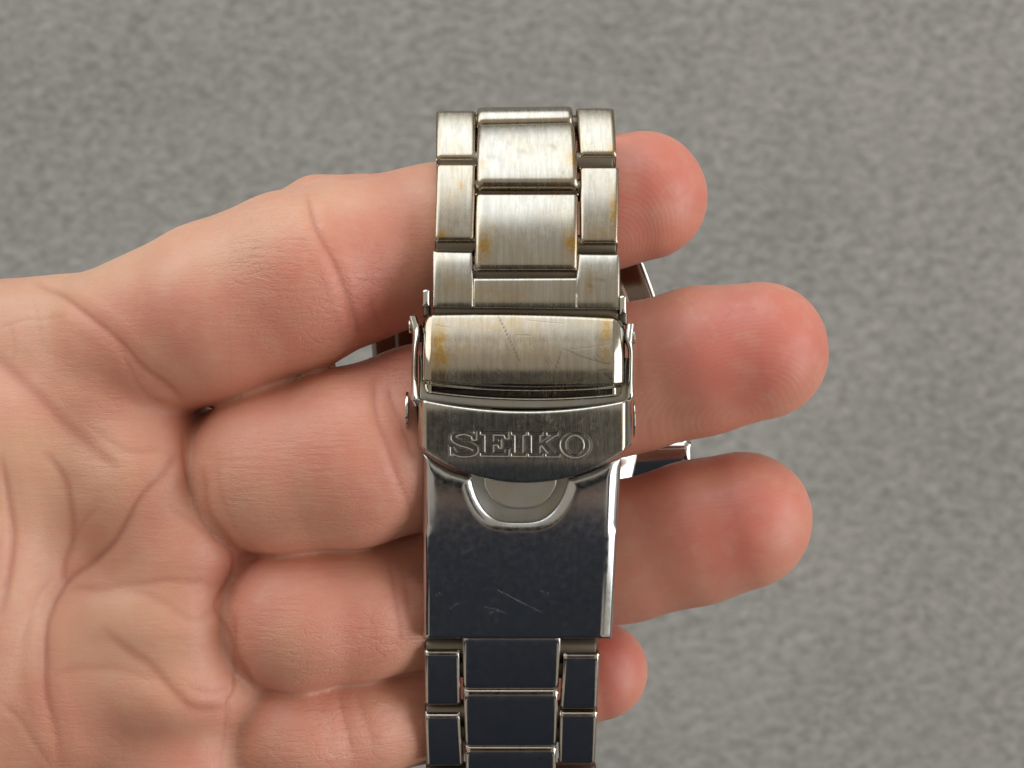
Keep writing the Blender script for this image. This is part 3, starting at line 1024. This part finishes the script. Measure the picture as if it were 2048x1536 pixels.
def cov_z(X_, Y_):
    z = cub(Y_, [900, 960, 1050, 1150, 1282], [-1.5, -2.1, -3.4, -5.3, -8.3])
    c = np.interp(Y_, [905, 1275], [1044, 1034.5])
    hw = np.interp(Y_, [905, 1275], [199, 189])
    wd = np.where(X_ > c, 21.0, 11.0)
    e = np.clip((np.abs(X_ - c) - (hw - wd)) / wd, 0, 1)
    return z - np.where(X_ > c, 0.66, 0.5) * e ** 1.15


def cov_drop(d, X_, Y_):
    # rolled lip along the notch and the curved top edge, thin rounded rim elsewhere
    r1 = np.clip(1 - d / 1.4, 0, 1)
    lip = 0.62 * (1 - np.sqrt(np.clip(1 - r1 ** 2, 0, 1)))
    r2 = np.clip(1 - d / 0.3, 0, 1)
    rim = 0.3 * (1 - np.sqrt(np.clip(1 - r2 ** 2, 0, 1)))
    top_ = np.clip((1070 - Y_) / 20, 0, 1)
    side = np.clip((np.abs(X_ - 1043) - 150) / 30, 0, 1)
    return np.maximum(rim, lip * top_ * (1 - 0.35 * side))


xs_c = np.concatenate([845 + 98 * clus(26, 0.5), [944.5, 946, 948, 951], 954 + 174 * clus(60, 0.8), [1131, 1134, 1136, 1137.5], 1139 + 104 * clus(28, 0.5)])
cs = [([(988, 1176), (1030, 1198), (1090, 1227)], 1.2, -.9), ([(965, 1212), (990, 1218), (1015, 1228)], 1.5, -.6), ([(870, 1190), (882, 1184)], 1.5, -.5), ([(1080, 1180), (1098, 1188)], 1.5, -.5),
      ([(898, 1216), (918, 1206)], 2, -.5), ([(920, 1110), (950, 1092)], 2.5, -.35), ([(980, 1230), (984, 1222)], 2, -.7)]
hf_part('clasp_cover', 845, 1243, cov_top, lambda x: 1277 + 0 * x, cov_z, 0, 110, cov_drop, 3.0, M_cover, xs=xs_c, warp=cov_warp, av=0.35, sharp=65, scr=[(l_, w_, abs(a0) * 1.3) for l_, w_, a0 in cs],
        gloss=lambda x, y: np.clip((np.abs(x - 1039) - 180) / 6, 0, 1) * 0.5 - 1.6 * np.exp(-(np.clip(y - cov_top(x), 0, 99) / 13) ** 2))


# recessed blade seen through the notch
def blade_bot(x):
    u = (x - 1041) / 74
    return 962 + 56 * np.clip(1 - np.abs(u) ** 2.6, 0, 1) ** 0.7


hf_part('clasp_blade', 968, 1114, lambda x: 930 + 0 * x, blade_bot, lambda X_, Y_: -2.6 - (Y_ - 930) * 0.012, 60, 24, rnd(0.22), 1.0, M_in)
hf_part('clasp_base', 935, 1146, lambda x: 925 + 0 * x, lambda x: 1062 + 0 * x, lambda X_, Y_: -3.5 - (Y_ - 930) * 0.016, 16, 16, rnd(0.2), 0.8, M_in)
# inner folded blades of the buckle, under the cover
link('folding_blade', P1(880, 640, -4.8), P1(1205, 640, -4.8), P1(1190, 1262, -11.4), P1(880, 1262, -11.4), 1.0, bev=0.2, dome=0.3, mat=M_dark)

# --- lower rows of links
def lowrow(yc0, yc1, xc0, xc1, dmz=0):
    pass


zl = lambda y: float(np.interp(y, [1275, 1380, 1500, 1600], [-9.2, -12.0, -15.6, -19.4]))
for nm, x0, x1, ya, yb, xb, kw in (
        ('centre_link', 924, 1123, 1268, 1382, (926, 1117), {}), ('centre_link', 926, 1117, 1384, 1497, (930, 1113), {}), ('centre_link', 930, 1113, 1498, 1612, (933, 1110), {}),
        ('outer_link', 848, 920, 1304, 1412, (850, 921), {}), ('outer_link', 1127, 1199, 1310, 1420, (1120, 1195), {}),
        ('outer_link', 849, 921, 1431, 1534, (853, 926), {}), ('outer_link', 1119, 1195, 1427, 1530, (1118, 1190), {}),
        ('outer_link', 853, 926, 1552, 1660, (856, 928), {}), ('outer_link', 1118, 1190, 1548, 1656, (1115, 1186), {})):
    cen = nm == 'centre_link'
    link(nm, P1(x0, ya, zl(ya) + (0.25 if cen else 0)), P1(x1, ya, zl(ya) + (0.25 if cen else 0)), P1(xb[1], yb, zl(yb) - 0.1), P1(xb[0], yb, zl(yb) - 0.1), 2.9,
         bev=1.05 if cen else 0.45, bx=0.4, dome=0.2, nu=22, nv=26, mat=M_cover)
for py_ in (1292, 1420, 1545):
    rod('pin', P1(852, py_, zl(py_) - 2.0), P1(1192, py_ + 2, zl(py_) - 2.0), 1.2, M_dark)
    rod('pin', P1(900, py_ + 40, zl(py_ + 40) - 2.6), P1(1150, py_ + 42, zl(py_ + 40) - 2.6), 1.2, M_dark)

# --- the rest of the bracelet, round to the case
def loop_links(path, w0, w1, xc0, xc1, flip):
    path = np.array(smoothline(path, 20))
    s = np.concatenate([[0], np.cumsum(np.hypot(*np.diff(path, axis=0).T))])
    n_ = max(2, int(s[-1] / 6.4))
    for i in range(n_):
        for part, off in (('centre_link', 0.0), ('outer_link', 0.5)):
            a = s[-1] * (i + off) / n_
            b = s[-1] * (i + off + 0.93) / n_
            if b > s[-1] + 0.01:
                continue
            pa = [np.interp(a, s, path[:, 0]), np.interp(a, s, path[:, 1])]
            pb = [np.interp(b, s, path[:, 0]), np.interp(b, s, path[:, 1])]
            fr = (i + off) / n_
            wd = w0 + (w1 - w0) * fr
            xc = xc0 + (xc1 - xc0) * fr
            rng_ = [(-0.27, 0.27)] if part == 'centre_link' else [(-0.5, -0.295), (0.295, 0.5)]
            for x0, x1 in rng_:
                A, B = (xc + wd * x0, *pa), (xc + wd * x1, *pa)
                Cc, Dd = (xc + wd * x1, *pb), (xc + wd * x0, *pb)
                link(part, A, B, Cc, Dd, 2.9, bev=0.4, dome=0.2, nu=8, nv=8)
            mid = [(pa[0] + pb[0]) / 2, (pa[1] + pb[1]) / 2]
        # pin through the row
        c_ = np.array([0, -22.0])
        dd = (np.array(mid) - c_)
        dd = dd / np.linalg.norm(dd) * 2.2
        rod('pin', (xc - wd * 0.46, mid[0] - dd[0], mid[1] - dd[1]), (xc + wd * 0.46, mid[0] - dd[0], mid[1] - dd[1]), 1.1, M_dark)


loop_links([(28.0, -11.2), (28.6, -15.5), (29.3, -22), (29.2, -30), (28, -38), (25.6, -44.0)], 18.2, 19.6, 1.4, 0.6, 1)
yy = float(P1(0, 1616, zl(1600))[1])
loop_links([(yy, -20.3), (yy - 2.5, -26), (yy - 1.5, -33), (-39, -40), (-30, -45.5), (-19, -47.5)], 18.2, 19.6, -0.3, 0.4, 1)

# --- case: back towards the camera, lugs and crown
def lathe(name, prof, cx, cy, mat, parent=None, seg=96, knurl=0):
    V, f_ = [], []
    for r_, z_ in prof:
        for i in range(seg):
            an = 2 * math.pi * i / seg
            rr = r_ * (1 + (knurl if i % 4 < 2 else 0))
            V.append((cx + rr * math.cos(an), cy + rr * math.sin(an), z_))
    for k_ in range(len(prof) - 1):
        for i in range(seg):
            j = (i + 1) % seg
            f_.append((k_ * seg + i, (k_ + 1) * seg + i, (k_ + 1) * seg + j, k_ * seg + j))
    f_.append(tuple(range(seg)))
    f_.append(tuple((len(prof) - 1) * seg + i for i in range(seg))[::-1])
    z = np.zeros(len(V))
    return mesh_from(name, V, f_, mat, parent or watch, sharp=30, attrs={'stain': z, 'scratch': z, 'gloss': z})


CX, CY = 0.3, 5.8
lathe('case_back', [(13.2, -38.0), (13.8, -38.1), (14.2, -38.6), (14.2, -39.6)], CX, CY, M_case)
lathe('case', [(15.8, -39.6), (16.6, -39.9), (17.2, -41.0), (17.3, -46.0), (17.2, -48.2), (16.0, -49.0)], CX, CY, M_case)
lathe('bezel', [(17.0, -49.0), (17.6, -49.4), (17.6, -51.2), (16.6, -52.2), (15.6, -52.2)], CX, CY, M_pol, knurl=0)
lathe('crystal', [(15.6, -52.0), (15.4, -52.6), (14.8, -52.8)], CX, CY, M_phone)
for sx_ in (-1, 1):
    for sy_ in (-1, 1):
        a = np.array([CX + sx_ * 11.4, CY + sy_ * 13.0, -41.6])
        b = np.array([CX + sx_ * 11.2, CY + sy_ * 18.2, -43.6])
        hx = 1.9
        link('lug', a + [-hx, 0, 0], a + [hx, 0, 0], b + [hx * 0.8, 0, 0], b + [-hx * 0.8, 0, 0], 5.0, bev=0.5, dome=0.3, nu=10, nv=10, mat=M_pol, up=True)
dirc = np.array([18.3 - CX, -9.4 - CY, 0.0])
dirc /= np.linalg.norm(dirc)
c0 = np.array([CX, CY, -43.0])
rod('crown', c0 + dirc * 18.0, c0 + dirc * 24.6, 2.8, M_pol, seg=40, cap=1.1)
link('lug', P1(1228, 900, -36.4), P1(1278, 893, -37.6), P1(1262, 975, -38.2), P1(1228, 975, -37.0), 5.0, bev=0.5, dome=0.3, nu=12, nv=12, mat=M_pol, up=True)
link('crown_guard', P1(1238, 893, -37.6), P1(1382, 889, -37.6), P1(1386, 965, -40.3), P1(1238, 970, -40.3), 4.0, bev=0.7, bx=1.1, dome=0.5, nu=26, nv=20, mat=M_pol, up=True)
link('case_rim', P1(1275, 510, -38.9), P1(1283, 510, -39.3), P1(1323, 622, -39.3), P1(1315, 622, -38.9), 5.0, bev=0.2, dome=0.1, nu=8, nv=8, mat=M_pol, up=True)
link('case_flank', P1(1170, 500, -39.2), P1(1277, 510, -39.2), P1(1316, 622, -39.0), P1(1190, 640, -39.0), 7.0, bev=0.45, dome=0.15, nu=20, nv=20, mat=M_case, up=True)

# ------------------------------------------------------------ the photographer, seen only as reflection in the steel
def person_f(p):
    t = [Cone((0, -420, 380), (0, -400, 60), 115, 125), Cone((0, -400, 60), (0, -400, -120), 125, 140),
         Cone((-150, -420, 400), (150, -420, 400), 62, 62),
         Cone((-80, -400, -120), (-90, -390, -520), 92, 68), Cone((-90, -390, -520), (-95, -430, -930), 60, 44),
         Cone((80, -400, -120), (90, -390, -520), 92, 68), Cone((90, -390, -520), (95, -430, -930), 60, 44),
         Cone((-95, -430, -950), (-100, -320, -972), 40, 28), Cone((95, -430, -950), (100, -320, -972), 40, 28),
         Cone((-190, -420, 395), (-300, -290, 130), 55, 45), Cone((-300, -290, 130), (-100, -38, -25), 43, 23),
         Cone((190, -420, 395), (290, -290, 170), 55, 45), Cone((290, -290, 170), (90, -95, 205), 43, 25)]
    return grp(t, 40.0, p, False)


def head_f(p):
    t = [Ell((0, -300, 560), (72, 88, 105)), Cone((0, -400, 440), (0, -330, 520), 55, 52), Ell((0, -215, 540), (12, 16, 20)),
         Ell((-72, -305, 550), (10, 18, 28)), Ell((72, -305, 550), (10, 18, 28)), Ell((0, -240, 490), (34, 34, 26))]
    return grp(t, 14.0, p, False)


def hair_f(p):
    return np.maximum(grp([Ell((0, -312, 580), (82, 96, 104))], 10.0, p, False), -(grp([Ell((0, -225, 520), (62, 60, 90))], 8.0, p, False)))


person = bpy.data.objects.new('person', None)
C.objects.link(person)
person.location = (0, -0.4, -1.0)
person['label'] = 'photographer in dark navy clothes, mirrored as the dark area in the clasp'
person['category'] = 'person'
for nm, fn, lo_, hi_, hh, mt in (('clothing', person_f, (-380, -580, -1005), (380, 10, 480), 18, M_navy), ('head', head_f, (-95, -480, 380), (95, -180, 690), 8, M_face),
                                 ('hair', hair_f, (-95, -420, 450), (95, -190, 700), 8, M_hair)):
    FAR = 400.0
    ax = [np.arange(lo_[i], hi_[i], hh) for i in range(3)]
    Gp = np.stack(np.meshgrid(*ax, indexing='ij'), -1)
    vp, qp = surface_nets(fn(Gp), np.array(lo_, float), hh)
    mesh_from(nm, vp, qp, mt, person)
phone = box_mm('smartphone', (-40, -140, 206), (32, 9, 214), M_phone, 2.0, parent=None)
phone.parent = None
phone.location = Vector((-0.004, -0.0655, 0.210))
phone['label'] = 'black phone held above the watch to take the picture'
phone['category'] = 'phone'
